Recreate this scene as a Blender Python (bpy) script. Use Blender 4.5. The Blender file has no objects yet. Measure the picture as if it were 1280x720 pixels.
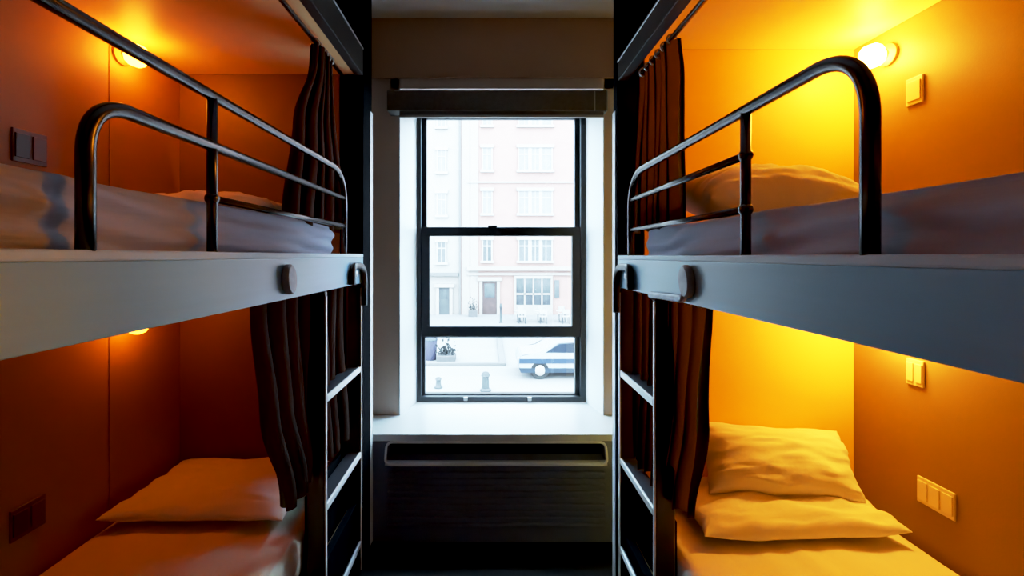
import bpy, bmesh, math, random
from mathutils import Vector, Matrix, noise, Euler
random.seed(7)
scene = bpy.context.scene
C = scene.collection
PI = math.pi
F = 560.0            # focal length in pixels of the 1280 px wide frame
VX, VY = 610.0, 320.0  # vanishing point of the aisle
CZ = 1.42            # eye height above the floor

# ------------------------------------------------------------------ materials
def mat(name, col, rough=0.6, metal=0.0, spec=0.5, var=0.0, scale=8.0, stretch=(1, 1, 1), bump=0.0, bscale=40.0,
        bstretch=(1, 1, 1), trans=0.0):
    m = bpy.data.materials.new(name); m.use_nodes = True
    nt = m.node_tree; N = nt.nodes; L = nt.links
    b = N['Principled BSDF']; out = N['Material Output']
    b.inputs['Base Color'].default_value = (*col, 1)
    b.inputs['Roughness'].default_value = rough
    b.inputs['Metallic'].default_value = metal
    b.inputs['Specular IOR Level'].default_value = spec
    tc = N.new('ShaderNodeTexCoord')
    def mapped(st):
        mp = N.new('ShaderNodeMapping'); mp.inputs['Scale'].default_value = st
        L.new(tc.outputs['Object'], mp.inputs['Vector']); return mp.outputs['Vector']
    if var:
        n = N.new('ShaderNodeTexNoise'); n.inputs['Scale'].default_value = scale; n.inputs['Detail'].default_value = 5
        L.new(mapped(stretch), n.inputs['Vector'])
        r = N.new('ShaderNodeValToRGB')
        r.color_ramp.elements[0].position = 0.3; r.color_ramp.elements[1].position = 0.7
        r.color_ramp.elements[0].color = (*[c * (1 - var) for c in col], 1)
        r.color_ramp.elements[1].color = (*[min(1, c * (1 + var)) for c in col], 1)
        L.new(n.outputs['Fac'], r.inputs['Fac']); L.new(r.outputs['Color'], b.inputs['Base Color'])
    if bump:
        n2 = N.new('ShaderNodeTexNoise'); n2.inputs['Scale'].default_value = bscale; n2.inputs['Detail'].default_value = 4
        L.new(mapped(bstretch), n2.inputs['Vector'])
        bp = N.new('ShaderNodeBump'); bp.inputs['Strength'].default_value = bump; bp.inputs['Distance'].default_value = 0.01
        L.new(n2.outputs['Fac'], bp.inputs['Height']); L.new(bp.outputs['Normal'], b.inputs['Normal'])
    if trans:
        t = N.new('ShaderNodeBsdfTranslucent'); t.inputs['Color'].default_value = (.10, .06, .028, 1)
        mx = N.new('ShaderNodeMixShader'); mx.inputs['Fac'].default_value = trans
        L.new(b.outputs[0], mx.inputs[1]); L.new(t.outputs[0], mx.inputs[2]); L.new(mx.outputs[0], out.inputs['Surface'])
    return m

def emit(name, col, strength):
    m = bpy.data.materials.new(name); m.use_nodes = True
    nt = m.node_tree; b = nt.nodes['Principled BSDF']
    b.inputs['Base Color'].default_value = (.9, .85, .75, 1)
    b.inputs['Emission Color'].default_value = (*col, 1)
    b.inputs['Emission Strength'].default_value = strength
    return m

def glass(name, tint=(.96, .985, 1), refl=0.05):
    m = bpy.data.materials.new(name); m.use_nodes = True
    nt = m.node_tree; N = nt.nodes; L = nt.links
    t = N.new('ShaderNodeBsdfTransparent'); t.inputs['Color'].default_value = (*tint, 1)
    g = N.new('ShaderNodeBsdfGlossy'); g.inputs['Roughness'].default_value = 0.02
    mx = N.new('ShaderNodeMixShader'); mx.inputs['Fac'].default_value = refl
    L.new(t.outputs[0], mx.inputs[1]); L.new(g.outputs[0], mx.inputs[2])
    L.new(mx.outputs[0], N['Material Output'].inputs['Surface'])
    return m

M = {}
M['pod'] = mat('pod_paint_tan', (.37, .20, .09), .5, spec=.3, var=.05, scale=2.5, bump=.05, bscale=180)
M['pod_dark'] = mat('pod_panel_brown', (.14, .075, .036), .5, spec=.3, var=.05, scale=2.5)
M['pod_right'] = mat('pod_paint_ochre', (.20, .125, .06), .5, spec=.3, var=.05, scale=2.5, bump=.05, bscale=180)
M['pod_ceiling_glow'] = mat('pod_ceiling_glow', (.92, .70, .25), .5, spec=.3, var=.03, scale=2.5)  # yellow colour carries the lamp glow spread over this ceiling
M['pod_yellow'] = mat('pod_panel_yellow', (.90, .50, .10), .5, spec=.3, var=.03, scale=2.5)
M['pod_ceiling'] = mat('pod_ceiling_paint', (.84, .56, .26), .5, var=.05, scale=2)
M['wall'] = mat('wall_paint', (.70, .54, .45), .8, var=.05, scale=3, bump=.06, bscale=150)
M['wall_brown'] = mat('brown_bulkhead_paint', (.46, .26, .16), .8, var=.05, scale=3)
M['wall_dark'] = mat('dark_wall_paint', (.12, .10, .09), .8, var=.05, scale=3)
M['ceiling'] = mat('ceiling_paint', (.78, .73, .68), .9, var=.04, scale=3)
M['floor'] = mat('floor_dark', (.008, .008, .009), .6, var=.3, scale=6, stretch=(6, 1, 1))
M['white'] = mat('white_paint', (.80, .80, .80), .45, var=.03, scale=3)
M['sill'] = mat('sill_laminate', (.78, .79, .80), .28, var=.03, scale=4)
M['board'] = mat('board_laminate', (.185, .37, .52), .3, spec=.75, var=.05, scale=5, stretch=(1, .2, 6), bump=.02, bscale=200)
M['board_edge'] = mat('board_edge_lit', (.46, .59, .68), .4, var=.03)  # lighter board colour for the light caught on the top chamfer
M['black'] = mat('black_laminate', (.004, .004, .005), .9, spec=.02, var=.2)
M['rail'] = mat('dark_steel', (.09, .08, .078), .26, metal=1.0, var=.1, scale=20)
M['ladder'] = mat('dark_brown_metal', (.035, .022, .018), .38, metal=.2, var=.15, scale=12)
M['tread'] = mat('tread_black', (.02, .022, .03), .4, var=.2)
M['nosing'] = mat('tread_nosing', (.88, .89, .90), .3, metal=.1, var=.05)
M['chrome'] = mat('brushed_steel', (.62, .64, .67), .28, metal=1, var=.05, scale=30)
M['grey_sheet'] = mat('grey_sheet', (.41, .42, .53), .85, var=.08, scale=7, stretch=(1, .35, 2), bump=.5, bscale=9, bstretch=(1, .5, 4))
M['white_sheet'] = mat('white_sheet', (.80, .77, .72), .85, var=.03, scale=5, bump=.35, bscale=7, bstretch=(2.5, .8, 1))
M['white_sheet_lamplit'] = mat('white_sheet_lamplit', (.80, .68, .54), .85, var=.03, scale=5, bump=.35, bscale=7, bstretch=(2.5, .8, 1))  # white sheet copy with the orange lamp light tinted in
M['pillow'] = mat('pillow_cotton', (.82, .79, .72), .85, var=.03, scale=6, bump=.4, bscale=9, bstretch=(1.5, 1, 1))
M['curtain'] = mat('curtain_cloth', (.022, .012, .007), .85, spec=.1, var=.25, scale=5, stretch=(3, 3, .4), bump=.2, bscale=60, trans=.32)
M['plate'] = mat('switch_plate', (.72, .60, .42), .4, var=.03)
M['plate_dim'] = mat('switch_plate_bronze', (.13, .06, .035), .4, var=.05)
M['plate_dark'] = mat('switch_dark', (.05, .025, .018), .4, var=.05)
M['groove'] = mat('dark_groove', (.05, .035, .02), .7, var=.1)
M['unit'] = mat('unit_enamel', (.17, .185, .26), .45, var=.05)
M['unit_void'] = mat('unit_void', (.004, .004, .004), .9, var=.1)
M['frame'] = mat('window_frame_black', (.012, .014, .018), .35, var=.1)
M['blind'] = mat('blind_fabric', (.10, .085, .075), .7, var=.12, scale=40, bump=.1, bscale=200)
M['blind_edge'] = mat('blind_metal', (.45, .43, .42), .4, metal=.6, var=.05)
M['glass'] = glass('window_glass')
M['lamp_base'] = mat('lamp_base', (.25, .16, .09), .5, metal=.3, var=.1)
M['bulb_l'] = emit('lamp_glow_dim', (1, .21, .008), 98)
M['bulb_ll'] = emit('lamp_glow_dimmer', (1, .19, .006), 40)
M['bulb_r'] = emit('lamp_glow_bright', (1, .345, .022), 450)
M['bulb_rl'] = emit('lamp_glow_bright_low', (1, .40, .032), 370)
# outside
M['brick'] = mat('pale_pink_brick', (0.275, 0.156, 0.129), .9, var=.06, scale=1.5)
M['stone'] = mat('pale_stone', (0.255, 0.211, 0.187), .9, var=.05, scale=1)
M['cream'] = mat('cream_render', (0.255, 0.218, 0.196), .9, var=.04, scale=1)
M['pane_high'] = mat('pane_glare_washed', (0.166, 0.146, 0.144), .3, var=.12, scale=2.5)  # upper-storey glazing paled to stand in for the washed-out glare
M['pane_low'] = mat('pane_dark', (0.047, 0.046, 0.049), .15, var=.3, scale=2)
M['win_white'] = mat('painted_window_frame', (0.277, 0.241, 0.222), .6, var=.04)
M['door_red'] = mat('red_brown_door', (0.052, 0.025, 0.020), .6, var=.25, scale=2)
M['door_grey'] = mat('grey_door', (0.044, 0.041, 0.042), .6, var=.15, scale=2)
M['street'] = mat('pale_asphalt', (0.177, 0.160, 0.155), .9, var=.06, scale=.6)
M['kerb'] = mat('kerb_stone', (0.112, 0.101, 0.098), .9, var=.05, scale=1)
M['car'] = mat('car_paint_blue_grey', (0.212, 0.204, 0.215), .3, var=.05)
M['car_dark'] = mat('car_dark', (0.012, 0.017, 0.029), .35, var=.2)
M['car_blue'] = mat('car_blue_band', (0.011, 0.021, 0.046), .35, var=.1)
M['tyre'] = mat('tyre_rubber', (0.012, 0.010, 0.009), .9, var=.1)
M['foliage'] = mat('dark_foliage', (0.011, 0.011, 0.011), .9, var=.5, scale=9)
M['pot'] = mat('grey_planter', (0.077, 0.067, 0.069), .8, var=.1)
M['cafe_white'] = mat('cafe_white', (0.270, 0.237, 0.222), .6, var=.04)
M['cafe_grey'] = mat('cafe_grey', (0.032, 0.031, 0.033), .6, var=.1)
M['violet'] = mat('violet_bin', (0.046, 0.040, 0.066), .6, var=.1)

# ------------------------------------------------------------------ helpers
W = {}   # world origin of every root and part
def worldloc(o): return W.get(o.name, Vector((0, 0, 0)))

def tag(o, label=None, cat=None, group=None, kind=None):
    if label: o['label'] = label
    if cat: o['category'] = cat
    if group: o['group'] = group
    if kind: o['kind'] = kind
    return o

def thing(name, label, cat, loc, group=None):
    o = bpy.data.objects.new(name, None); o.empty_display_size = .1
    C.objects.link(o); o.location = loc; W[o.name] = Vector(loc)
    return tag(o, label, cat, group)

def obj(name, bm, m, parent=None, smooth=False, label=None, cat=None, group=None, kind=None, origin=None, autosmooth=None):
    """link a bmesh built in world coordinates as one mesh object"""
    if parent is not None:
        org = worldloc(parent)
    else:
        if origin is None:
            xs = [v.co for v in bm.verts]
            origin = Vector(((min(p.x for p in xs) + max(p.x for p in xs)) / 2, (min(p.y for p in xs) + max(p.y for p in xs)) / 2, min(p.z for p in xs)))
        org = Vector(origin)
    bmesh.ops.translate(bm, verts=bm.verts, vec=-org)
    bmesh.ops.recalc_face_normals(bm, faces=bm.faces)
    me = bpy.data.meshes.new(name); bm.to_mesh(me); bm.free()
    mats = m if isinstance(m, (list, tuple)) else [m]
    for q in mats: me.materials.append(q)
    if smooth:
        for p in me.polygons: p.use_smooth = True
    if autosmooth:
        me.set_sharp_from_angle(angle=math.radians(autosmooth))
    o = bpy.data.objects.new(name, me); C.objects.link(o)
    if parent is not None: o.parent = parent; W[o.name] = org
    else: o.location = org; W[o.name] = org
    return tag(o, label, cat, group, kind)

def nb(): return bmesh.new()

def box(bm, x0, x1, y0, y1, z0, z1, bev=0.0, seg=2):
    x0, x1 = sorted((x0, x1)); y0, y1 = sorted((y0, y1)); z0, z1 = sorted((z0, z1))
    vs = [bm.verts.new(p) for p in ((x0, y0, z0), (x1, y0, z0), (x1, y1, z0), (x0, y1, z0), (x0, y0, z1), (x1, y0, z1), (x1, y1, z1), (x0, y1, z1))]
    fs = [bm.faces.new([vs[i] for i in f]) for f in ((0, 3, 2, 1), (4, 5, 6, 7), (0, 1, 5, 4), (1, 2, 6, 5), (2, 3, 7, 6), (3, 0, 4, 7))]
    if bev > 0:
        es = set(e for f in fs for e in f.edges)
        bmesh.ops.bevel(bm, geom=list(es), offset=bev, segments=seg, affect='EDGES', profile=.5)
    return bm

def prism(bm, pts, z0, z1):
    """vertical prism over an xy outline"""
    a = [bm.verts.new((x, y, z0)) for x, y in pts]; b = [bm.verts.new((x, y, z1)) for x, y in pts]
    n = len(pts)
    bm.faces.new(a[::-1]); bm.faces.new(b)
    for i in range(n): bm.faces.new((a[i], a[(i + 1) % n], b[(i + 1) % n], b[i]))
    return bm

def rounded(pts, r, n=8):
    """polyline with its inner corners rounded; r a number or one per corner"""
    P = [Vector(p) for p in pts]; out = [P[0]]
    for i in range(1, len(P) - 1):
        rr = r[i - 1] if isinstance(r, (list, tuple)) else r
        d0 = (P[i - 1] - P[i]).normalized(); d1 = (P[i + 1] - P[i]).normalized()
        ang = d0.angle(d1); t = rr / math.tan(ang / 2)
        t = min(t, (P[i - 1] - P[i]).length * .499, (P[i + 1] - P[i]).length * .499)
        a = P[i] + d0 * t; b = P[i] + d1 * t
        for k in range(n + 1):
            s = k / n
            # circular-ish blend
            out.append((1 - s) ** 2 * a + 2 * s * (1 - s) * P[i].lerp((a + b) / 2, .12) + s ** 2 * b)
    out.append(P[-1]); return out

def tube(bm, pts, r, seg=14, cap=True):
    P = [Vector(p) for p in pts]; rings = []
    t0 = (P[1] - P[0]).normalized()
    up = Vector((0, 0, 1)) if abs(t0.z) < .9 else Vector((1, 0, 0))
    nrm = t0.cross(up).normalized()
    for i, p in enumerate(P):
        t = ((P[min(i + 1, len(P) - 1)] - P[max(i - 1, 0)])).normalized()
        nrm = (nrm - t * nrm.dot(t)).normalized(); bi = t.cross(nrm)
        rr = r[i] if isinstance(r, (list, tuple)) else r
        rings.append([bm.verts.new(p + (nrm * math.cos(2 * PI * k / seg) + bi * math.sin(2 * PI * k / seg)) * rr) for k in range(seg)])
    for a, b in zip(rings, rings[1:]):
        for k in range(seg): bm.faces.new((a[k], a[(k + 1) % seg], b[(k + 1) % seg], b[k]))
    if cap: bm.faces.new(rings[0][::-1]); bm.faces.new(rings[-1])
    return bm

def lathe(bm, prof, origin, axis=(0, 0, 1), seg=24):
    """revolve (radius, height) points about an axis through origin"""
    ax = Vector(axis).normalized(); u = ax.orthogonal().normalized(); v = ax.cross(u); o = Vector(origin)
    rings = []
    for r, h in prof:
        if r < 1e-6: rings.append([bm.verts.new(o + ax * h)])
        else: rings.append([bm.verts.new(o + ax * h + (u * math.cos(2 * PI * k / seg) + v * math.sin(2 * PI * k / seg)) * r) for k in range(seg)])
    for a, b in zip(rings, rings[1:]):
        for k in range(seg):
            k2 = (k + 1) % seg
            if len(a) == 1 and len(b) == 1: continue
            if len(a) == 1: bm.faces.new((a[0], b[k2], b[k]))
            elif len(b) == 1: bm.faces.new((a[k], a[k2], b[0]))
            else: bm.faces.new((a[k], a[k2], b[k2], b[k]))
    return bm

def softbox(bm, x0, x1, y0, y1, z0, z1, r, cells, disp):
    """padded box with rounded edges; disp(p, n) returns an offset along n"""
    lo = Vector((x0, y0, z0)); hi = Vector((x1, y1, z1))
    def axis(a, b, n):
        e = 5
        L_ = [a + r * (1 - math.cos(PI / 2 * k / e)) for k in range(e)] if True else []
        mid = [a + r + (b - a - 2 * r) * k / n for k in range(n + 1)]
        R_ = [b - r * (1 - math.cos(PI / 2 * k / e)) for k in range(e - 1, -1, -1)]
        return L_ + mid + R_
    ax = [axis(lo[i], hi[i], cells[i]) for i in range(3)]
    n = [len(a) - 1 for a in ax]
    ilo = lo + Vector((r, r, r)); ihi = hi - Vector((r, r, r))
    V = {}
    def vert(i, j, k):
        key = (i, j, k)
        if key not in V:
            p = Vector((ax[0][i], ax[1][j], ax[2][k]))
            c = Vector([min(max(p[q], ilo[q]), ihi[q]) for q in range(3)])
            d = (p - c); nn = d.normalized() if d.length > 1e-9 else Vector((0, 0, 1))
            p2 = c + nn * r
            V[key] = bm.verts.new(p2 + nn * disp(p2, nn))
        return V[key]
    for d in range(3):
        u, v = [q for q in range(3) if q != d]
        for side in (0, n[d]):
            for a in range(n[u]):
                for b in range(n[v]):
                    idx = []
                    for da, db in ((0, 0), (1, 0), (1, 1), (0, 1)):
                        t = [0, 0, 0]; t[d] = side; t[u] = a + da; t[v] = b + db; idx.append(vert(*t))
                    bm.faces.new(idx)
    return bm

def fbm(v, o=3):
    return sum(noise.noise(v * (2 ** k)) / (2 ** k) for k in range(o))

def pillow_bm(w, d, t, mtx, seed=0.0, n=44, flat=.45, wr=.010):
    bm = nb(); S = Vector((seed * 3.7, seed * 1.3, seed))
    top, bot = {}, {}
    def pos(i, j, side):
        u = -1 + 2 * i / n; v = -1 + 2 * j / n
        su = math.sin(u * PI / 2); sv = math.sin(v * PI / 2)
        x = su * w / 2 * (1 - .055 * (1 - sv * sv)); y = sv * d / 2 * (1 - .07 * (1 - su * su))
        prof = (max(0, 1 - abs(su) ** 2.6) * max(0, 1 - abs(sv) ** 2.6)) ** .46
        z = side * t * prof * (1 - flat if side > 0 else flat)
        ed = max(abs(su), abs(sv))
        if side > 0:
            z += prof ** .5 * wr * fbm(Vector((su * 2.2, sv * 5.0, 0)) + S) * 1.6
            # creases running in from the short sides
            z += prof ** .5 * wr * .8 * math.sin(sv * 17 + 3 * fbm(Vector((su * 2, sv * 2, 1)) + S)) * max(0, abs(su) - .45)
        x += .008 * fbm(Vector((su * 2, sv * 2, 5)) + S); y += .010 * fbm(Vector((su * 2, sv * 2, 9)) + S)
        return mtx @ Vector((x, y, z))
    for i in range(n + 1):
        for j in range(n + 1):
            top[i, j] = bm.verts.new(pos(i, j, 1))
            bot[i, j] = top[i, j] if i in (0, n) or j in (0, n) else bm.verts.new(pos(i, j, -1))
    for i in range(n):
        for j in range(n):
            bm.faces.new((top[i, j], top[i + 1, j], top[i + 1, j + 1], top[i, j + 1]))
            q = (bot[i, j], bot[i, j + 1], bot[i + 1, j + 1], bot[i + 1, j])
            try: bm.faces.new(q)
            except ValueError: pass
    return bm

def curtain_bm(xc, ylo, yhi, z0, z1, folds, amp, seed, nu=150, nv=34, lean=None):
    """pleated cloth hung along y; ylo(v), yhi(v), amp(v) with v = 0 at the top and 1 at the hem"""
    bm = nb(); g = {}
    for j in range(nv + 1):
        v = j / nv; z = z1 + (z0 - z1) * v
        for i in range(nu + 1):
            u = i / nu
            ph = 2 * PI * folds * u + 1.3 * noise.noise(Vector((u * 6, v * 1.4, seed)))
            A = amp(v) * (1 + .5 * noise.noise(Vector((u * 5, v * 1.5, seed + 8))))
            x = xc + A * math.sin(ph) + (lean(v) if lean else 0)
            y = ylo(v) + (yhi(v) - ylo(v)) * u + .35 * A * math.cos(ph * 2 + seed)
            zz = z + (.012 * math.sin(ph * .5 + seed) if j == nv else 0)
            g[i, j] = bm.verts.new((x, y, zz))
    for i in range(nu):
        for j in range(nv): bm.faces.new((g[i, j], g[i + 1, j], g[i + 1, j + 1], g[i, j + 1]))
    return bm

def Z(z): return CZ + z

# ------------------------------------------------------------------ the room
LXW, RXW = -1.41, 1.488
CEIL = 1.316
YB = -1.30
b = nb(); box(b, LXW - .1, RXW + .1, YB - .1, 2.82, -.12, 0); obj('floor', b, M['floor'], kind='structure')
b = nb(); box(b, LXW - .1, RXW + .1, YB - .1, 2.82, Z(CEIL), Z(CEIL) + .12); obj('ceiling', b, M['ceiling'], kind='structure')
b = nb(); box(b, LXW - .12, LXW, YB - .1, 2.82, -.02, Z(CEIL) + .02); obj('wall_left', b, M['pod'], kind='structure')
b = nb(); box(b, RXW, RXW + .12, YB - .1, 2.82, -.02, Z(CEIL) + .02); obj('wall_right', b, M['pod_right'], kind='structure')
b = nb(); box(b, LXW - .1, RXW + .1, YB - .12, YB, -.02, Z(CEIL) + .02); obj('wall_back', b, M['wall_dark'], kind='structure')
# entrance door behind the viewer
b = nb(); box(b, -.42, .42, YB, YB + .04, 0, 2.05, .004)
d1 = obj('door_1', b, M['black'], kind='structure')
b = nb(); lathe(b, [(0, 0), (.012, 0), (.012, .04), (.024, .045), (.026, .07), (0, .078)], (.34, YB + .035, 1.0), (0, 1, 0)); obj('door_handle', b, M['chrome'], d1, smooth=True)
# panel seam on the left wall beside the lamps
b = nb(); box(b, LXW, LXW + .003, 1.665, 2.046, .0, Z(.829), .002)
obj('wall_panel', b, M['pod'], kind='structure')

# window wall with a splayed opening
YW, YG, YO = 2.49, 2.71, 2.82
OX0, OX1 = -.494, .645          # opening at the room side
GX0, GX1 = -.4355, .595         # opening at the glass
SZ = Z(-.884); HZ = Z(.93)
b = nb()
prism(b, [(LXW, YW), (OX0, YW), (GX0, YG), (GX0, YO), (LXW, YO)], 0, Z(CEIL))
prism(b, [(RXW, YW), (RXW, YO), (GX1, YO), (GX1, YG), (OX1, YW)], 0, Z(CEIL))
box(b, OX0 - .05, OX1 + .05, YW, YO, HZ, Z(CEIL))
box(b, OX0 - .05, OX1 + .05, YW, YO, 0, SZ - .04)
obj('wall_window', b, M['wall'], kind='structure')
b = nb(); box(b, LXW + .001, RXW - .001, YW - .014, YW, Z(.985), Z(CEIL) - .001, .003); obj('trim_1', b, M['wall_brown'], kind='structure')
# sill
b = nb(); box(b, -.645, .70, 2.22, YG, SZ - .035, SZ, .004); obj('trim_2', b, M['sill'], kind='structure')

# ------------------------------------------------------------------ window
def at(px, py, Y): return Vector(((px - VX) / F * Y, Y, CZ - (py - VY) / F * Y))
win = bpy.data.objects.new('window_1', None); C.objects.link(win); win.location = (.08, YG, SZ); W['window_1'] = Vector(win.location); win['kind'] = 'structure'
b = nb()
for (xa, ya, xb, yb) in ((OX0, YW - .004, GX0, YG), (OX1, YW - .004, GX1, YG)):
    s = 1 if xa < 0 else -1
    prism(b, [(xa, ya), (xa + s * .006, ya), (xb + s * .006, yb), (xb, yb)], SZ, HZ)
    b.faces.ensure_lookup_table()
obj('jamb', b, M['white'], win)
b = nb()
fy0, fy1 = YG - .005, YG + .07
box(b, GX0, GX0 + .032, fy0, fy1, SZ, HZ, .003); box(b, GX1 - .036, GX1, fy0, fy1, SZ, HZ, .003)
box(b, GX0 + .03, GX1 - .03, fy0, fy1, HZ - .05, HZ, .003); box(b, GX0 + .03, GX1 - .03, fy0, fy1, SZ, SZ + .034, .003)
obj('window_frame', b, M['frame'], win)
def sash(name, x0, x1, z0, z1, l, r, bt, tp, yo):
    b = nb(); y0, y1 = YG + yo, YG + yo + .035
    box(b, x0, x0 + l, y0, y1, z0, z1, .003); box(b, x1 - r, x1, y0, y1, z0, z1, .003)
    box(b, x0 + l * .9, x1 - r * .9, y0, y1, z0, z0 + bt, .003); box(b, x0 + l * .9, x1 - r * .9, y0, y1, z1 - tp, z1, .003)
    o = obj(name, b, M['frame'], win)
    b = nb(); box(b, x0 + l * .9, x1 - r * .9, y0 + .016, y0 + .02, z0 + bt * .9, z1 - tp * .9); obj('pane', b, M['glass'], o)
    return o
X0, X1 = GX0 + .028, GX1 - .032
sash('upper_sash', X0, X1, Z(.121), HZ - .04, .032, .032, .058, .05, .034)
lo = sash('lower_sash', X0, X1, Z(-.489), Z(.176), .054, .054, .063, .055, .002)
sash('vent_sash', X0, X1, SZ + .02, Z(-.470), .022, .030, .022, .03, .034)
b = nb()
box(b, .0, .055, YG - .012, YG + .004, Z(.165), Z(.186), .004); obj('sash_lock', b, M['frame'], win)
b = nb()
for px in (582, 662):
    p = at(px, 496, YG - .01); box(b, p.x - .012, p.x + .012, YG - .018, YG - .002, SZ + .012, SZ + .034, .003)
obj('vent_catch', b, M['blind_edge'], win)

# roller blind rolled up under its cassette
bl = thing('roller_blind', 'dark rolled-up window blind in a long cassette above the window', 'blind', (.05, 2.42, Z(.76)))
b = nb(); box(b, -.54, .635, 2.39, 2.488, Z(.775), Z(.886), .006); obj('cassette', b, M['blind'], bl)
b = nb(); box(b, -.475, .62, 2.40, 2.412, Z(.752), Z(.80), .002); obj('blind_fabric', b, M['blind'], bl)
b = nb(); box(b, -.475, .62, 2.397, 2.415, Z(.742), Z(.756), .003); obj('bottom_bar', b, M['blind_edge'], bl, label='pale metal bottom bar')
b = nb(); box(b, -.50, .60, 2.389, 2.396, Z(.880), Z(.887), .001); obj('top_edge', b, M['blind_edge'], bl)
b = nb(); box(b, .568, .572, 2.387, 2.391, Z(.775), Z(.886)); obj('cassette_joint', b, M['blind_edge'], bl)
b = nb(); box(b, .6345, .6385, 2.389, 2.45, Z(.775), Z(.886)); obj('end_cap', b, M['blind_edge'], bl)

# fan coil unit under the sill
un = thing('fan_coil_unit', 'dark metal heater cabinet with an air slot under the white windowsill', 'heater', (.03, 2.34, 0))
b = nb()
sx0, sx1, sz0, sz1 = -.503, .583, Z(-1.019), Z(-.924)
fy = 2.225
box(b, -.64, .695, fy + .10, 2.485, 0, SZ - .037)
box(b, -.64, sx0, fy, fy + .10, 0, SZ - .037); box(b, sx1, .695, fy, fy + .10, 0, SZ - .037)
box(b, sx0, sx1, fy, fy + .10, sz1, SZ - .037); box(b, sx0, sx1, fy, fy + .10, 0, sz0)
obj('cabinet', b, M['unit'], un)
b = nb(); box(b, sx0, sx1, fy + .085, fy + .098, sz0, sz1); obj('slot_back', b, M['unit_void'], un)
b = nb()
rp = rounded([(0, fy - .04, sz0), (sx1, fy - .04, sz0), (sx1, fy - .002, sz1), (sx0, fy - .002, sz1), (sx0, fy - .04, sz0), (0.0, fy - .04, sz0)], .028, 6)
tube(b, rp, .0065, 8)
for (q0, q1, w0, w1) in ((sx0, sx1, sz0 - .004, sz0 + .004), (sx0, sx1, sz0 - .001, sz0 + .005)): box(b, q0, q1, fy - .04, fy, w0, w1)
obj('slot_rim', b, M['nosing'], un, smooth=True, label='shiny rounded rim of the air slot')
b = nb()
for k in range(9):
    z = Z(-1.075 - k * .032)
    prism_pts = None
    box(b, sx0 + .005, sx1 - .005, fy - .016, fy + .004, z - .007, z + .007, .004)
obj('louvre_panel', b, M['unit'], un)

# ------------------------------------------------------------------ bunk beds
def soft_sheet(seed, amp, horizontal):
    def disp(p, n):
        q = Vector((p.x * 3, p.y * (1.1 if horizontal else 2.2), p.z * (13 if horizontal else 7))) + Vector((seed, seed * .3, 0))
        a = amp * fbm(q, 3)
        if abs(n.z) < .8 and horizontal:
            a += amp * 1.1 * math.sin(p.z * 120 + p.y * 9 + 5 * fbm(Vector((p.y * 2.3, p.z * 3, seed)), 2)) * .6
        if n.z > .8 and not horizontal:
            a += amp * .55 * math.sin(p.y * 12 * .6 + p.x * 34 + 5 * fbm(Vector((p.x * 2, p.y * 1.6, seed)), 2))
        return a
    return disp

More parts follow.
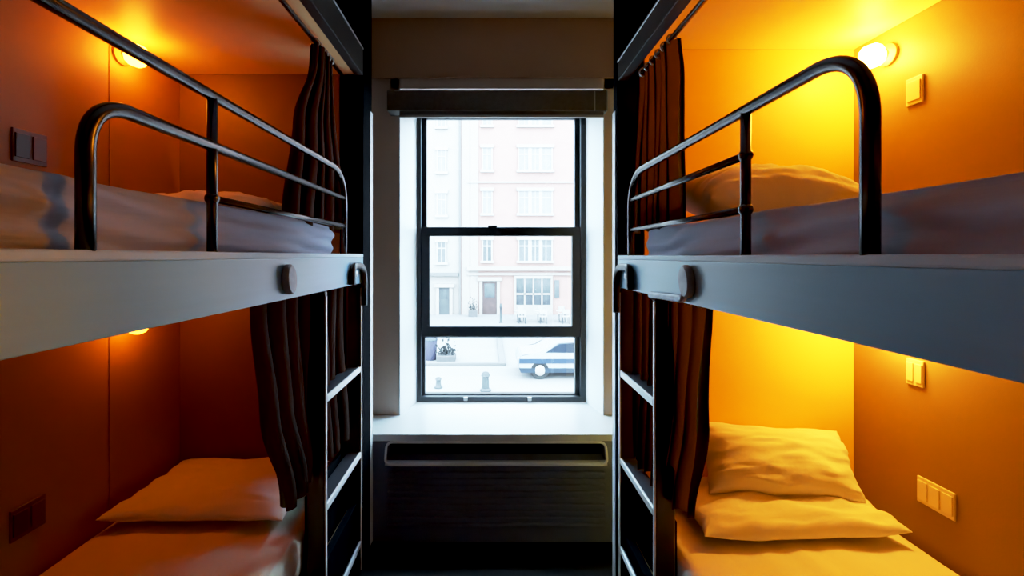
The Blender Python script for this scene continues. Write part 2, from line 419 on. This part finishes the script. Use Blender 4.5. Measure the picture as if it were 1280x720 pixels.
def bunk(S):
    s, xi, D, xw = S['s'], S['xi'], S['D'], S['xw']
    X = lambda d: s * d                      # distance from the aisle centre line -> x
    y0 = S['y0']; zt = S['zt']; zc = S['zc']
    root = thing('bunk_bed', S['label'], 'bunk bed', (X((xi + xw) / 2), (y0 + D) / 2, 0), 'built-in bunk beds beside the aisle')
    # upper side board
    b = nb(); box(b, X(xi), X(xi + .035), y0, D, Z(S['zb']), Z(zt - .016), .002); obj('upper_side_board', b, M['board'], root, label='blue grey side board of the upper bunk')
    b = nb(); box(b, X(xi - .001), X(xi + .036), y0, D, Z(zt - .0165), Z(zt), .004); obj('board_lit_edge', b, M['board_edge'], root)
    b = nb(); box(b, X(xi + .036), X(xw - .003), y0, D - .002, Z(S['zb'] + .034), Z(zt - .05)); obj('upper_bed_base', b, M['pod_ceiling'], root)
    # end panel and the black post on its aisle edge
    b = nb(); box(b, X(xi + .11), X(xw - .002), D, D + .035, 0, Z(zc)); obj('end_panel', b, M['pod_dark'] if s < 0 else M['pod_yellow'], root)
    b = nb(); box(b, X(xi), X(xi + .108), D + .002, S['yp'], 0, Z(CEIL) - .002, .003); obj('corner_post', b, M['black'], root)
    b = nb(); box(b, X(xi - .003), X(xi + .003), S['yp'] - .036, S['yp'] + .003, .02, Z(S['tr']), .001); obj('corner_bead', b, M['nosing'], root, label='thin bright metal strip along the post edge')
    # head wall panel above the canopy stays black
    b = nb(); box(b, X(xi + .04), X(xw - .003), y0, D - .003, Z(zc), Z(zc) + .04); obj('canopy', b, M['pod_ceiling'] if s < 0 else M['pod_ceiling_glow'], root)
    b = nb(); box(b, X(xi), X(xi + .04), y0, D, Z(S['fb']), Z(S['ft']), .003); obj('canopy_fascia', b, M['fascia'], root)
    b = nb(); box(b, X(xi - .002), X(xi + .006), y0, D, Z(S['ft']) - .004, Z(S['ft']) + .003, .001); obj('fascia_edging', b, M['chrome'], root)
    b = nb(); box(b, X(xi + .02), X(xi + .05), y0, D + .0, Z(S['ft']) + .004, Z(CEIL) - .003); box(b, X(xi + .05), X(xw - .003), y0, D + .03, Z(max(zc + .042, S['ft'] + .02)), Z(CEIL) - .003); obj('upper_bulkhead', b, M['black'], root)
    # curtain tracks
    tx = S['tx']
    b = nb(); tube(b, [(X(tx), y0 + .02, Z(S['tz'])), (X(tx), D - .005, Z(S['tz']))], .009, 10)
    obj('upper_curtain_track', b, M['rail'], root, smooth=True)
    b = nb(); tube(b, [(X(tx), y0 + .02, Z(S['zb'] + .022)), (X(tx), D - .005, Z(S['zb'] + .022))], .008, 10)
    obj('lower_curtain_track', b, M['rail'], root, smooth=True)
    # lower bed
    b = nb(); box(b, X(xi + .012), X(xi + .042), y0, D, .06, Z(-1.10), .003); obj('lower_side_board', b, M['black'], root)
    b = nb(); box(b, X(xi + .043), X(xw - .003), y0, D - .002, .16, Z(-1.15)); obj('lower_bed_base', b, M['pod_ceiling'], root)
    b = nb(); box(b, X(xi + .070), X(xi + .086), S['gb'], D - .003, .165, Z(-.86), .003); obj('lower_shade_board', b, M['black'], root)  # added black board, stands in for the shade behind the rungs
    # guard rail of bent tubes standing on the side board
    rx = X(xi + .012); zb_ = Z(zt - .004); h = S['rail_h']
    b = nb(); tube(b, rounded([(rx, S['ry_near'], zb_), (rx, S['ry_near'], Z(h)), (rx, S['ry_far'], Z(h)), (rx, S['ry_far'], zb_)], [S['r1'], .13], 12), S['rr'])
    g = obj('guard_rail', b, M['rail'], root, smooth=True)
    if S['low_near'] is not None:
        b = nb(); tube(b, rounded([(rx, S['low_near'], zb_), (rx, S['low_near'], Z(S['mid_h'])), (rx, S['ry_far'] - .004, Z(S['mid_h']))], .075, 12), [.0125] * 1 + [.0122] * 13 + [.009] )
    else:
        b = nb(); tube(b, [(rx, S['ry_mid'], Z(S['mid_h'])), (rx, S['ry_far'] - .002, Z(S['mid_h']))], .009)
    obj('middle_rail', b, M['rail'], g, smooth=True)
    b = nb(); tube(b, [(rx, S['ry_mid'], Z(S['bot_h'])), (rx, S['ry_far'] - .002, Z(S['bot_h']))], .008); obj('bottom_rail', b, M['rail'], g, smooth=True)
    b = nb(); tube(b, [(rx, S['ry_mid'], zb_), (rx, S['ry_mid'], Z(h) - .004)], .0105); obj('rail_post', b, M['rail'], g, smooth=True)
    for zz in ((S['mid_h'], S['bot_h']) if s > 0 else (S['bot_h'],)):
        b = nb(); bmesh.ops.create_uvsphere(b, u_segments=14, v_segments=10, radius=.0145, matrix=Matrix.Translation((rx, S['ry_mid'], Z(zz))))
        obj('rail_joint', b, M['rail'], g, smooth=True)
    return root

M['fascia'] = mat('fascia_laminate', (.035, .03, .028), .5, spec=.2, var=.1)
LEFT = dict(gb=1.60, s=-1, xi=.57, D=2.046, xw=1.41, y0=.03, zt=.009, zb=-.1225, zc=.829, yp=2.20, tr=.70, fb=.825, ft=.946, tx=.645, tz=.80,
            ry_near=.15, ry_far=1.815, ry_mid=.945, rail_h=.338, mid_h=.232, bot_h=.121, r1=.09, rr=.0115, low_near=.648,
            label='dim orange-lit bunk bed whose guard rail runs out of view')
RIGHT = dict(gb=1.45, s=1, xi=.527, D=1.821, xw=1.488, y0=-.16, zt=.002, zb=-.126, zc=.838, yp=1.885, tr=.60, fb=.711, ft=.79, tx=.59, tz=.70,
             ry_near=.632, ry_far=1.69, ry_mid=.937, rail_h=.305, mid_h=.21, bot_h=.097, r1=.10, rr=.0122, low_near=None,
             label='bright yellow-lit bunk bed with a rounded guard rail end in view')
bunk(LEFT); bunk(RIGHT)

# ladders
def ladder(S, label, near, far, rungs, pad, arm):
    s, xi = S['s'], S['xi']; X = lambda d: s * d
    w = .066; root = thing('bunk_ladder', label, 'ladder', (X(xi + w / 2), (near + far) / 2, 0), 'ladders of the bunk beds')
    for k, y in enumerate((near, far)):
        b = nb(); box(b, X(xi + .002), X(xi + w), y, y + .026, 0, Z(S['zb'] - .002) - (0 if k else .0), .006, 3)
        o = obj('stile', b, M['ladder'], root)
        b = nb(); box(b, X(xi - .002), X(xi + .003), y - .001, y + .012, .01, Z(S['zb'] - .02), .001); obj('stile_glint', b, M['nosing'], o, label='pale strip for the window glint on the stile')  # near-white strip painted for window light reflected on the stile edge
    for z in rungs:
        b = nb(); box(b, X(xi + .006), X(xi + w - .003), near + .026, far, Z(z) - .018, Z(z) + .004, .003)
        o = obj('rung', b, M['tread'], root)
        b = nb(); box(b, X(xi + .0), X(xi + .009), near + .02, far + .004, Z(z) - .020, Z(z) + .005, .003); obj('nosing', b, M['nosing'], o, label='pale metal nosing of the rung')
    # grab arch at the far stile
    hx = X(xi - .012)
    b = nb(); tube(b, rounded([(hx, far - .17, Z(S['zb'] + .004)), (hx, far - .17, Z(-.042)), (hx, far + .008, Z(-.042)), (hx, far + .008, Z(S['zb'] - .10))], .07, 10), .014)
    obj('grab_handle', b, M['ladder'], root, smooth=True)
    b = nb(); lathe(b, [(0, .0), (.012, .0), (.014, .01), (0, .012)], (X(xi), far - .10, Z(-.075)), (-s, 0, 0), 14); obj('bolt', b, M['chrome'], root, smooth=True)
    # oval hook pad on the board
    py, pz = pad
    b = nb(); bm2 = lathe(b, [(0, 0), (.030, 0), (.034, .004), (.034, .016), (.030, .021), (0, .022)], (0, 0, 0), (-s, 0, 0), 28)
    for v in b.verts: v.co = Vector((v.co.x, v.co.y * .85, v.co.z * 1.28))
    rot = Matrix.Rotation(s * math.radians(-12), 3, 'X')
    for v in b.verts: v.co = rot @ v.co + Vector((X(xi), py, Z(pz)))
    obj('hook_pad', b, M['pad'], root, smooth=True, autosmooth=40, label='oval grey hook pad pressed on the side board')
    if arm:
        b = nb(); tube(b, rounded([(X(xi - .011), py, Z(pz - .02)), (X(xi - .011), py + .02, Z(S['zb'] + .012)), (X(xi - .011), near + .01, Z(S['zb'] + .004)), (X(xi + .012), near + .013, Z(S['zb'] - .012))], .03, 6), .0105)
        obj('hook_arm', b, M['pad'], root, smooth=True)
    return root
M['pad'] = mat('hook_pad_rubber', (.30, .31, .34), .5, metal=.3, var=.2, scale=30)
ladder(LEFT, 'dark ladder with pale-edged rungs on the dim orange bunk', 1.572, 2.012, (-.50, -.885, -1.285), (1.262, -.066), False)
ladder(RIGHT, 'dark ladder with pale-edged rungs on the bright yellow bunk', 1.415, 1.79, (-.462, -.812, -1.165), (1.165, -.066), True)

# mattresses
def mattress(S, lvl, label):
    s, xi, xw = S['s'], S['xi'], S['xw']
    if lvl == 'up':
        xa, xb, ya, yb, za, zb_, r = xi + .04, xw - .012, S['y0'] + .02, S['m1'], S['zt'] - .048, S['mt'], .028
        cells = (22, 110, 12); d = soft_sheet(3 * s, .009, True); m = M['grey_sheet']
    else:
        xa, xb, ya, yb, za, zb_, r = xi + .092, xw - .016, S['y0'] + .02, S['D'] - .012, -1.148, -.975, .04
        cells = (60, 110, 8); d = soft_sheet(5 * s, .0055, False); m = M['white_sheet_lamplit'] if s < 0 else M['white_sheet']
    b = nb(); softbox(b, s * xa, s * xb, ya, yb, Z(za), Z(zb_), r, cells, d) if s > 0 else softbox(b, s * xb, s * xa, ya, yb, Z(za), Z(zb_), r, cells, d)
    return obj('mattress', b, m, smooth=True, label=label, cat='mattress', group='bunk mattresses')
LEFT.update(m1=1.78, mt=.118); RIGHT.update(m1=1.62, mt=.094)
mattress(LEFT, 'up', 'grey-sheeted upper mattress behind the long guard rail of the dim orange bunk')
mattress(RIGHT, 'up', 'grey-sheeted upper mattress behind the rounded guard rail of the bright yellow bunk')
mattress(LEFT, 'low', 'lower mattress in a plain sheet under one flat pillow, dim orange bunk')
mattress(RIGHT, 'low', 'lower mattress in a creased sheet under two pillows, bright yellow bunk')

# pillows
def pillow(w, d, t, loc, rot, seed, label, **k):
    m = Matrix.Translation(loc) @ Euler(rot).to_matrix().to_4x4()
    return obj('pillow', pillow_bm(w, d, t, m, seed, **k), M['pillow'], smooth=True, label=label, cat='pillow', group='pillows on the bunks')
R = math.radians
pillow(.66, .46, .095, (-1.045, 1.80, Z(-.975 + .048)), (R(0), 0, R(0)), 1.0, 'wide flat pillow at the head of the lower dim orange bunk', flat=.42, wr=.006)
pillow(.70, .34, .13, (1.055, 1.645, Z(-.975 + .058)), (R(1), R(0), R(2)), 2.0, 'lower pillow of the two stacked in the bright yellow lower bunk')
pillow(.55, .26, .20, (1.085, 1.69, Z(-.975 + .200)), (R(50), R(3), R(-3)), 3.4, 'plump pillow lying on top of another in the bright yellow lower bunk', wr=.007)
pillow(.46, .36, .10, (-.96, 1.585, Z(.118 + .042)), (0, 0, R(2)), 4.2, 'pillow on the grey upper mattress of the dim orange bunk')
pillow(.54, .36, .21, (.95, 1.53, Z(.094 + .095)), (R(8), R(3), R(-2)), 5.1, 'pillow on the grey upper mattress of the bright yellow bunk')

# curtains
def lin(*pts):
    def f(v):
        for (a, p), (c, q) in zip(pts, pts[1:]):
            if v <= c:
                t = (v - a) / (c - a); t = t * t * (3 - 2 * t); return p + (q - p) * t
        return pts[-1][1]
    return f
def curtain(S, label, ylo, yhi, z0, z1, folds, amp, seed, rings):
    s = S['s']; tx = s * S['tx']
    root = thing('bed_curtain', label, 'curtain', (tx, (ylo(0) + yhi(0)) / 2, Z(z0)), 'brown bunk curtains')
    obj('curtain_cloth', curtain_bm(tx, ylo, yhi, Z(z0), Z(z1), folds, amp, seed), M['curtain'], root, smooth=True)
    for k in range(rings):
        y = ylo(0) + (yhi(0) - ylo(0)) * (k + .5) / rings
        b = nb(); pts = [(tx + .016 * math.cos(t * PI / 8), y + .002 * t / 8, Z(z1) + .006 + .016 * math.sin(t * PI / 8)) for t in range(17)]
        tube(b, pts, .003, 8); obj('curtain_ring', b, M['chrome'], root, smooth=True)
curtain(LEFT, 'dark curtain gathered at the top of the upper dim orange bunk', lin((0, 1.65), (.08, 1.64), (.5, 1.50), (1, 1.42)), lin((0, 1.84), (1, 1.99)), .112, .79, 5, lin((0, .022), (1, .034)), 1.3, 6)
curtain(RIGHT, 'dark curtain hanging in the upper bright yellow bunk', lin((0, 1.41), (.2, 1.39), (1, 1.37)), lin((0, 1.72), (1, 1.77)), .10, .69, 6, lin((0, .018), (1, .026)), 4.7, 6)
curtain(LEFT, 'dark curtain behind the ladder of the lower dim orange bunk', lin((0, 1.215), (.5, 1.28), (1, 1.40)), lin((0, 2.0), (1, 1.99)), -.80, -.128, 7, lin((0, .026), (1, .034)), 2.2, 8)
curtain(RIGHT, 'dark curtain behind the ladder of the lower bright yellow bunk', lin((0, 1.20), (.5, 1.23), (1, 1.34)), lin((0, 1.77), (1, 1.76)), -.79, -.132, 7, lin((0, .024), (1, .030)), 6.1, 8)

# wall lamps
def lamp(x, y, z, s, label, m, tilt=0):
    root = thing('wall_lamp', label, 'lamp', (x, y, Z(z)), 'wall lamps in the bunks')
    b = nb(); lathe(b, [(0, 0), (.040, 0), (.040, .012), (.020, .020), (.016, .035), (0, .036)], (x, y, Z(z)), (-s, 0, 0), 24); obj('lamp_base', b, M['lamp_base'], root, smooth=True, autosmooth=40)
    b = nb()
    prof = [(0, -.046), (.020, -.044), (.033, -.034), (.040, -.016), (.040, .004), (.034, .022), (.022, .034), (0, .038)]
    lathe(b, prof, (x - s * .066, y, Z(z)), (-s * .25, 0, 1), 24)
    obj('bulb', b, m, root, smooth=True, label='glowing frosted bulb')
lamp(-1.41, 1.715, .772, -1, 'glowing wall lamp under the ceiling of the upper dim orange bunk', M['bulb_l'])
lamp(-1.41, 1.72, -.252, -1, 'small lamp below the upper board inside the lower dim orange bunk', M['bulb_ll'])
lamp(1.488, 1.66, .745, 1, 'glowing wall lamp under the ceiling of the upper bright yellow bunk', M['bulb_r'])
lamp(1.488, 1.60, -.24, 1, 'lamp hidden by the side board in the lower bright yellow bunk', M['bulb_rl'])

# switch plates and sockets
def plate(s, xw, y, z, wid, hgt, gangs, label, m, md, name='switch_plate', cat='switch'):
    x = s * xw
    root = thing(name, label, cat, (x, y, Z(z)))
    b = nb(); box(b, x, x - s * .007, y - wid / 2, y + wid / 2, Z(z - hgt / 2), Z(z + hgt / 2), .002); obj('backplate', b, m, root)
    gw = wid / gangs
    for k in range(gangs):
        yc = y - wid / 2 + gw * (k + .5)
        b = nb(); box(b, x - s * .0065, x - s * .011, yc - gw * .40, yc + gw * .40, Z(z - hgt * .36), Z(z + hgt * .36), .0015); obj('module', b, md[k % len(md)], root)
    return root
plate(-1, 1.41, 1.375, .332, .105, .10, 2, 'two-module switch plate on the wall above the grey mattress, dim orange bunk', M['plate_dim'], [M['plate_dark'], M['plate_dim']])
plate(-1, 1.41, 1.37, -.80, .105, .095, 2, 'dark two-module socket plate low on the wall of the lower dim orange bunk', M['plate_dim'], [M['plate_dark'], M['plate_dim']], 'socket_plate', 'socket')
plate(1, 1.488, 1.558, .575, .062, .095, 1, 'pale single switch plate below the lamp of the upper bright yellow bunk', M['plate'], [M['plate']])
plate(1, 1.488, 1.556, -.405, .062, .090, 2, 'pale switch plate just below the side board in the lower bright yellow bunk', M['plate'], [M['plate']])
plate(1, 1.488, 1.485, -.80, .125, .088, 3, 'pale three-module socket plate beside the pillows in the lower bright yellow bunk', M['plate'], [M['plate']], 'socket_plate', 'socket')

# ------------------------------------------------------------------ the street outside
GZ = CZ - 4.3
YF = 32.0
b = nb(); box(b, -45, 45, 3.2, 60, GZ - .3, GZ); obj('street', b, M['street'], kind='structure')
b = nb(); box(b, -45, 45, 26.5, YF, GZ, GZ + .12, .02); obj('pavement', b, M['street'], kind='structure')
b = nb()
p0 = at(540, 456, 17.7); p1 = at(632, 456, 17.7)
box(b, p0.x - 6, p1.x, 17.5, 17.75, GZ, GZ + .12, .02); box(b, p1.x - .25, p1.x, 17.75, 26.5, GZ, GZ + .12, .02); obj('kerb', b, M['kerb'], kind='structure')

pink = thing('apartment_building', 'pale pink brick building with white window groups across the street', 'building', (8, 34, GZ))
cream = thing('apartment_building', 'plain white building beyond the drainpipe, across the street', 'building', (-10, 34, GZ))
xs = at(576, 0, YF).x
b = nb(); box(b, xs, 22, YF, 44, GZ, GZ + 21); obj('wall', b, M['brick'], pink)
b = nb(); box(b, -26, xs - .02, YF + .1, 44, GZ, GZ + 20); obj('wall', b, M['cream'], cream)
def rect(px0, px1, py0, py1, Y=YF):
    a = at(px0, py1, Y); c = at(px1, py0, Y); return a.x, c.x, a.z, c.z
def fwin(parent, px0, px1, py0, py1, n, pane, Y=YF):
    x0, x1, z0, z1 = rect(px0, px1, py0, py1, Y)
    b = nb(); t = .10
    for (q0, q1) in ((x0 - t, x0), (x1, x1 + t)): box(b, q0, q1, Y - .10, Y + .02, z0, z1)
    box(b, x0 - .2, x1 + .2, Y - .18, Y + .02, z1, z1 + .22); box(b, x0 - .2, x1 + .2, Y - .22, Y + .02, z0 - .16, z0)
    w = (x1 - x0) / n
    for k in range(1, n): box(b, x0 + w * k - .13, x0 + w * k + .13, Y - .10, Y + .02, z0, z1)
    for k in range(n): box(b, x0 + w * (k + .5) - .03, x0 + w * (k + .5) + .03, Y - .07, Y + .01, z0, z1)
    box(b, x0, x1, Y - .08, Y + .01, z0 + (z1 - z0) * .68, z0 + (z1 - z0) * .68 + .08)
    o = obj('window', b, M['win_white'], parent)
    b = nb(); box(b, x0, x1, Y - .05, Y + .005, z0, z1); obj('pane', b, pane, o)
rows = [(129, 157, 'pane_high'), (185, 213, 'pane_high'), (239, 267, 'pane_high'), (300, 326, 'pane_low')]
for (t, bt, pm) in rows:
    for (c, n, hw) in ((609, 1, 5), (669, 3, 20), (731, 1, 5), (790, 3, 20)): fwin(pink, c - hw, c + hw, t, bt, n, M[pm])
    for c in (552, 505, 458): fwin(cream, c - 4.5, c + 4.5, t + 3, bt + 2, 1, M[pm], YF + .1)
# stone trim, cornices and drainpipe
b = nb()
for (q0, q1) in ((577, 587), (588, 598)):
    x0, x1, z0, z1 = rect(q0, q1, 120, 395); box(b, x0, x1, YF - .06, YF, GZ, GZ + 21)
obj('pilaster', b, M['stone'], pink)
for (t, bt, dpt) in ((333, 338, .35), (341, 344, .18), (283, 286, .14), (227, 229, .12)):
    x0, x1, z0, z1 = rect(584, 999, t, bt); b = nb(); box(b, x0, x1, YF - dpt, YF, z0, z1); obj('cornice', b, M['stone'], pink)
b = nb(); p = at(575, 0, YF); tube(b, [(p.x, YF - .12, GZ), (p.x, YF - .12, GZ + 20)], .07, 8); obj('drainpipe', b, M['kerb'], cream)
x0, x1, z0, z1 = rect(520, 573, 341, 345); b = nb(); box(b, x0 - 12, x1, YF - .25, YF + .1, z0, z1); obj('cornice', b, M['kerb'], cream)
def fdoor(parent, px0, px1, py0, py1, m):
    x0, x1, z0, z1 = rect(px0, px1, py0, py1)
    b = nb(); box(b, x0 - .22, x0, YF - .14, YF + .08, GZ + .12, z1 + .2); box(b, x1, x1 + .22, YF - .14, YF + .08, GZ + .12, z1 + .2); box(b, x0 - .35, x1 + .35, YF - .24, YF + .08, z1, z1 + .25)
    f = obj('door_surround', b, M['stone'], parent)
    b = nb(); box(b, x0, x1, YF - .05, YF + .08, GZ + .12, z1); o = obj('entrance_door', b, m, parent)
    b = nb(); box(b, x0 + .15, x1 - .15, YF - .06, YF - .04, z0 + 1.1, z1 - .2); obj('pane', b, M['pane_low'], o)
fdoor(pink, 603, 621, 351, 391, M['door_red']); fdoor(cream, 549, 562, 359, 393, M['door_grey'])
# shopfront
x0, x1, z0, z1 = rect(645, 688, 348, 381)
b = nb(); t = .14
box(b, x0 - t, x0, YF - .16, YF, GZ + .12, z1 + t); box(b, x1, x1 + t, YF - .16, YF, GZ + .12, z1 + t); box(b, x0 - t, x1 + t, YF - .2, YF, z1, z1 + .2); box(b, x0, x1, YF - .16, YF, GZ + .12, z0)
box(b, x0, x1, YF - .1, YF, z0 + (z1 - z0) * .38, z0 + (z1 - z0) * .38 + .12)
for k in (1, 2, 3): box(b, x0 + (x1 - x0) * k / 4 - .05, x0 + (x1 - x0) * k / 4 + .05, YF - .1, YF, z0, z1)
o = obj('shop_window', b, M['stone'], pink)
b = nb(); box(b, x0, x1, YF - .06, YF, z0, z1); obj('pane', b, M['pane_low'], o)
x0, x1, z0, z1 = rect(693, 699, 350, 372); b = nb(); box(b, x0, x1, YF - .1, YF, z0, z1); obj('wall_lantern', b, M['pane_low'], pink)

# parked car cut off by the window frame
car = thing('parked_car', 'pale blue grey car with dark side bands parked on the street below', 'car', (3.4, 16.4, GZ))
cx0 = at(648, 0, 15.6).x; L_ = 4.3
def profile(pts, y0, y1, taper=0):
    bm = nb()
    a = [bm.verts.new((cx0 + x, y0 + taper * max(0, (z - .8)), GZ + z)) for x, z in pts]; c = [bm.verts.new((cx0 + x, y1 - taper * max(0, (z - .8)), GZ + z)) for x, z in pts]
    n = len(pts); bm.faces.new(a); bm.faces.new(c[::-1])
    for i in range(n): bm.faces.new((a[i], a[(i + 1) % n], c[(i + 1) % n], c[i]))
    return bm
body = [(.06, .28), (0, .45), (.02, .72), (.1, .84), (.75, .90), (1.35, 1.30), (1.9, 1.38), (3.0, 1.36), (3.6, 1.22), (4.05, .92), (4.28, .8), (4.3, .45), (4.22, .28)]
cbm = profile(body, 15.6, 17.3, .22)
bmesh.ops.bevel(cbm, geom=list(cbm.edges), offset=.03, segments=2, affect='EDGES')
obj('car_body', cbm, M['car'], car, smooth=True, autosmooth=35)
for pts in ([(.95, .93), (1.42, 1.24), (2.1, 1.29), (2.1, .93)], [(2.2, .93), (2.2, 1.29), (3.0, 1.28), (3.45, 1.16), (3.75, .93)]):
    obj('side_window', profile(pts, 15.598, 15.64, .22), M['car_dark'], car)
obj('door_band', profile([(.03, .56), (.03, .72), (4.27, .72), (4.27, .56)], 15.575, 15.64), M['car_blue'], car, label='blue band along the car side')
obj('sill_band', profile([(.08, .24), (.02, .40), (4.27, .40), (4.22, .24)], 15.575, 15.64), M['car_dark'], car)
for x in (.75, 3.5):
    for (y, dr) in ((15.60, -1), (17.1, 1)):
        b = nb(); lathe(b, [(0, 0), (.17, 0), (.2, -.02), (.30, -.02), (.315, 0), (.315, .17), (.28, .19), (0, .19)], (cx0 + x, y, GZ + .315), (0, 1, 0), 24)
        o = obj('wheel', b, M['tyre'], car, smooth=True, autosmooth=40)
        b = nb(); lathe(b, [(0, -.03), (.17, -.025), (.19, -.01), (0, -.01)], (cx0 + x, y, GZ + .315), (0, 1, 0), 16); obj('hub_cap', b, M['cafe_white'], o, smooth=True)
for z in (.62,):
    b = nb(); box(b, cx0 - .02, cx0 + .06, 15.66, 15.95, GZ + .58, GZ + .72, .02); obj('headlamp', b, M['cafe_white'], car)

# street furniture
def planter(px, py, Y, w, h, label, seed, pot_h=.3):
    p = at(px, py, Y); g = GZ + (.12 if Y > 26.5 else 0)
    root = thing('street_planter', label, 'planter', (p.x, Y, g))
    b = nb(); box(b, p.x - w / 2, p.x + w / 2, Y - w / 2, Y + w / 2, g, g + h * pot_h, .02); obj('planter_box', b, M['pot'], root)
    rnd = random.Random(seed); b = nb()
    for k in range(160):
        c = Vector((p.x + rnd.gauss(0, w * .24), Y + rnd.gauss(0, w * .2), g + h * pot_h + abs(rnd.gauss(0, h * .28))))
        s_ = w * rnd.uniform(.07, .13)
        e = Euler((rnd.uniform(0, 6), rnd.uniform(0, 6), rnd.uniform(0, 6))).to_matrix()
        b.faces.new([b.verts.new(c + e @ Vector(q) * s_) for q in ((-1, 0, 0), (0, -.5, 0), (1, 0, 0), (0, .5, 0))])
    obj('foliage', b, M['foliage'], root)
planter(558, 440, 18.4, .75, .85, 'bushy dark planter standing by the kerb, seen through the lowest pane', 3)
planter(591, 390, 31.0, .6, 1.25, 'potted shrub beside the red brown door', 5, .35)
p = at(538, 0, 18.6); root = thing('litter_bin', 'violet blue litter bin on the street below the window', 'bin', (p.x, 18.6, GZ))
b = nb(); lathe(b, [(0, 0), (.22, 0), (.25, .05), (.28, .8), (0, .8)], (p.x, 18.6, GZ), seg=20); obj('bin_body', b, M['violet'], root, smooth=True, autosmooth=40)
b = nb(); lathe(b, [(.30, .8), (.30, .86), (.2, .98), (0, 1.02)], (p.x, 18.6, GZ), seg=20); obj('lid', b, M['car_dark'], root, smooth=True, autosmooth=40)
def bollard(px, Y, h, r, label, m):
    p = at(px, 0, Y); g = GZ + (.12 if Y > 26.5 else 0)
    b = nb(); lathe(b, [(0, 0), (r * 1.5, 0), (r * 1.5, .04), (r, .09), (r * .85, h * .72), (r * 1.25, h * .76), (r * 1.1, h * .84), (r * .8, h * .95), (0, h)], (p.x, Y, g), seg=18)
    obj('street_bollard', b, m, smooth=True, autosmooth=40, label=label, cat='bollard')
bollard(607, 14.3, .62, .12, 'squat grey bollard standing alone on the open paving', M['cafe_grey'])
bollard(548, 14.6, .36, .09, 'short grey bollard near the window frame at the edge of the paving', M['cafe_grey'])
bollard(626, 28.0, 1.25, .07, 'slim tall post on the pavement in front of the pink building', M['cafe_grey'])
# cafe tables and chairs in front of the shop
def copy_tree(o):
    c = o.copy(); C.objects.link(c)
    for ch in o.children:
        d = ch.copy(); C.objects.link(d); d.parent = c
    return c
G0 = GZ + .12
ct = thing('cafe_table', 'white round cafe table in front of the shop window', 'table', (0, 0, 0), 'cafe tables outside the shop')
b = nb(); lathe(b, [(0, .70), (.40, .70), (.41, .715), (.40, .73), (0, .73)], (0, 0, 0), seg=24); obj('tabletop', b, M['cafe_white'], ct)
b = nb(); lathe(b, [(0, 0), (.25, 0), (.25, .03), (.04, .06), (.035, .70), (0, .70)], (0, 0, 0), seg=14); obj('pedestal', b, M['cafe_grey'], ct)
cc = thing('cafe_chair', 'pale cafe chair on the pavement in front of the shop window', 'chair', (0, 0, 0), 'cafe chairs outside the shop')
b = nb(); box(b, -.22, .22, -.22, .22, .43, .47, .01); obj('seat', b, M['cafe_white'], cc)
b = nb(); box(b, -.22, .22, .19, .23, .62, .90, .01); box(b, -.2, -.17, .19, .22, .45, .9); box(b, .17, .2, .19, .22, .45, .9); obj('backrest', b, M['cafe_white'], cc)
for q in (-.19, .19):
    for w_ in (-.19, .19):
        b = nb(); box(b, q - .015, q + .015, w_ - .015, w_ + .015, 0, .43); obj('leg', b, M['cafe_grey'], cc)
for i, (px, lab) in enumerate(((650, 'white round cafe table nearest the shop entrance post'), (676, 'white round cafe table in the middle of the shop window'), (703, 'white round cafe table beyond the shop window, by the wall lantern'))):
    o = ct if i == 0 else copy_tree(ct)
    o.location = (at(px, 0, 28.3).x, 28.3, G0); o['label'] = lab
k = 0
for px in (650, 676, 703):
    for dy, rz in ((-.66, PI), (.66, 0)):
        o = cc if k == 0 else copy_tree(cc); k += 1
        o.location = (at(px, 0, 28.3).x + .08, 28.3 + dy, G0); o.rotation_euler = (0, 0, rz)
        o['label'] = 'pale cafe chair drawn up to the ' + {650: 'table nearest the slim post', 676: 'middle cafe table', 703: 'table by the wall lantern'}[px] + (', on its street side' if dy < 0 else ', on its shop side')

# ------------------------------------------------------------------ daylight, camera
w = bpy.data.worlds.new('World'); scene.world = w; w.use_nodes = True
bg = w.node_tree.nodes['Background']
bg.inputs['Color'].default_value = (.55, .81, 1.0, 1); bg.inputs['Strength'].default_value = 28
cam = bpy.data.cameras.new('Camera'); co = bpy.data.objects.new('Camera', cam); C.objects.link(co)
co.location = (0, 0, CZ); co.rotation_euler = (PI / 2, 0, 0)
cam.sensor_width = 36; cam.lens = 36 * F / 1280; cam.clip_start = .02; cam.clip_end = 300
cam.shift_x = (640 - VX) / 1280; cam.shift_y = -(360 - VY) / 1280
scene.camera = co
scene.view_settings.view_transform = 'Standard'
scene.view_settings.look = 'None'
scene.view_settings.exposure = 0

# camera tone curve: slightly crushed blacks, soft highlight shoulder
vs = scene.view_settings; vs.use_curve_mapping = True
cm = vs.curve_mapping
TOP = 5.0
cm.black_level = (.0035, .0035, .0035); cm.white_level = (TOP, TOP, TOP)
cv = cm.curves[3]
PTS = [(0, 0), (.25, .25), (.5, .48), (1, .74), (2, .92), (3.2, .99), (TOP, 1.0)]
cv.points[0].location = PTS[0]; cv.points[1].location = (1, 1)
for p in PTS[1:-1]: cv.points.new(p[0] / TOP, p[1])
for p in cv.points: p.handle_type = 'AUTO_CLAMPED'
cm.update()
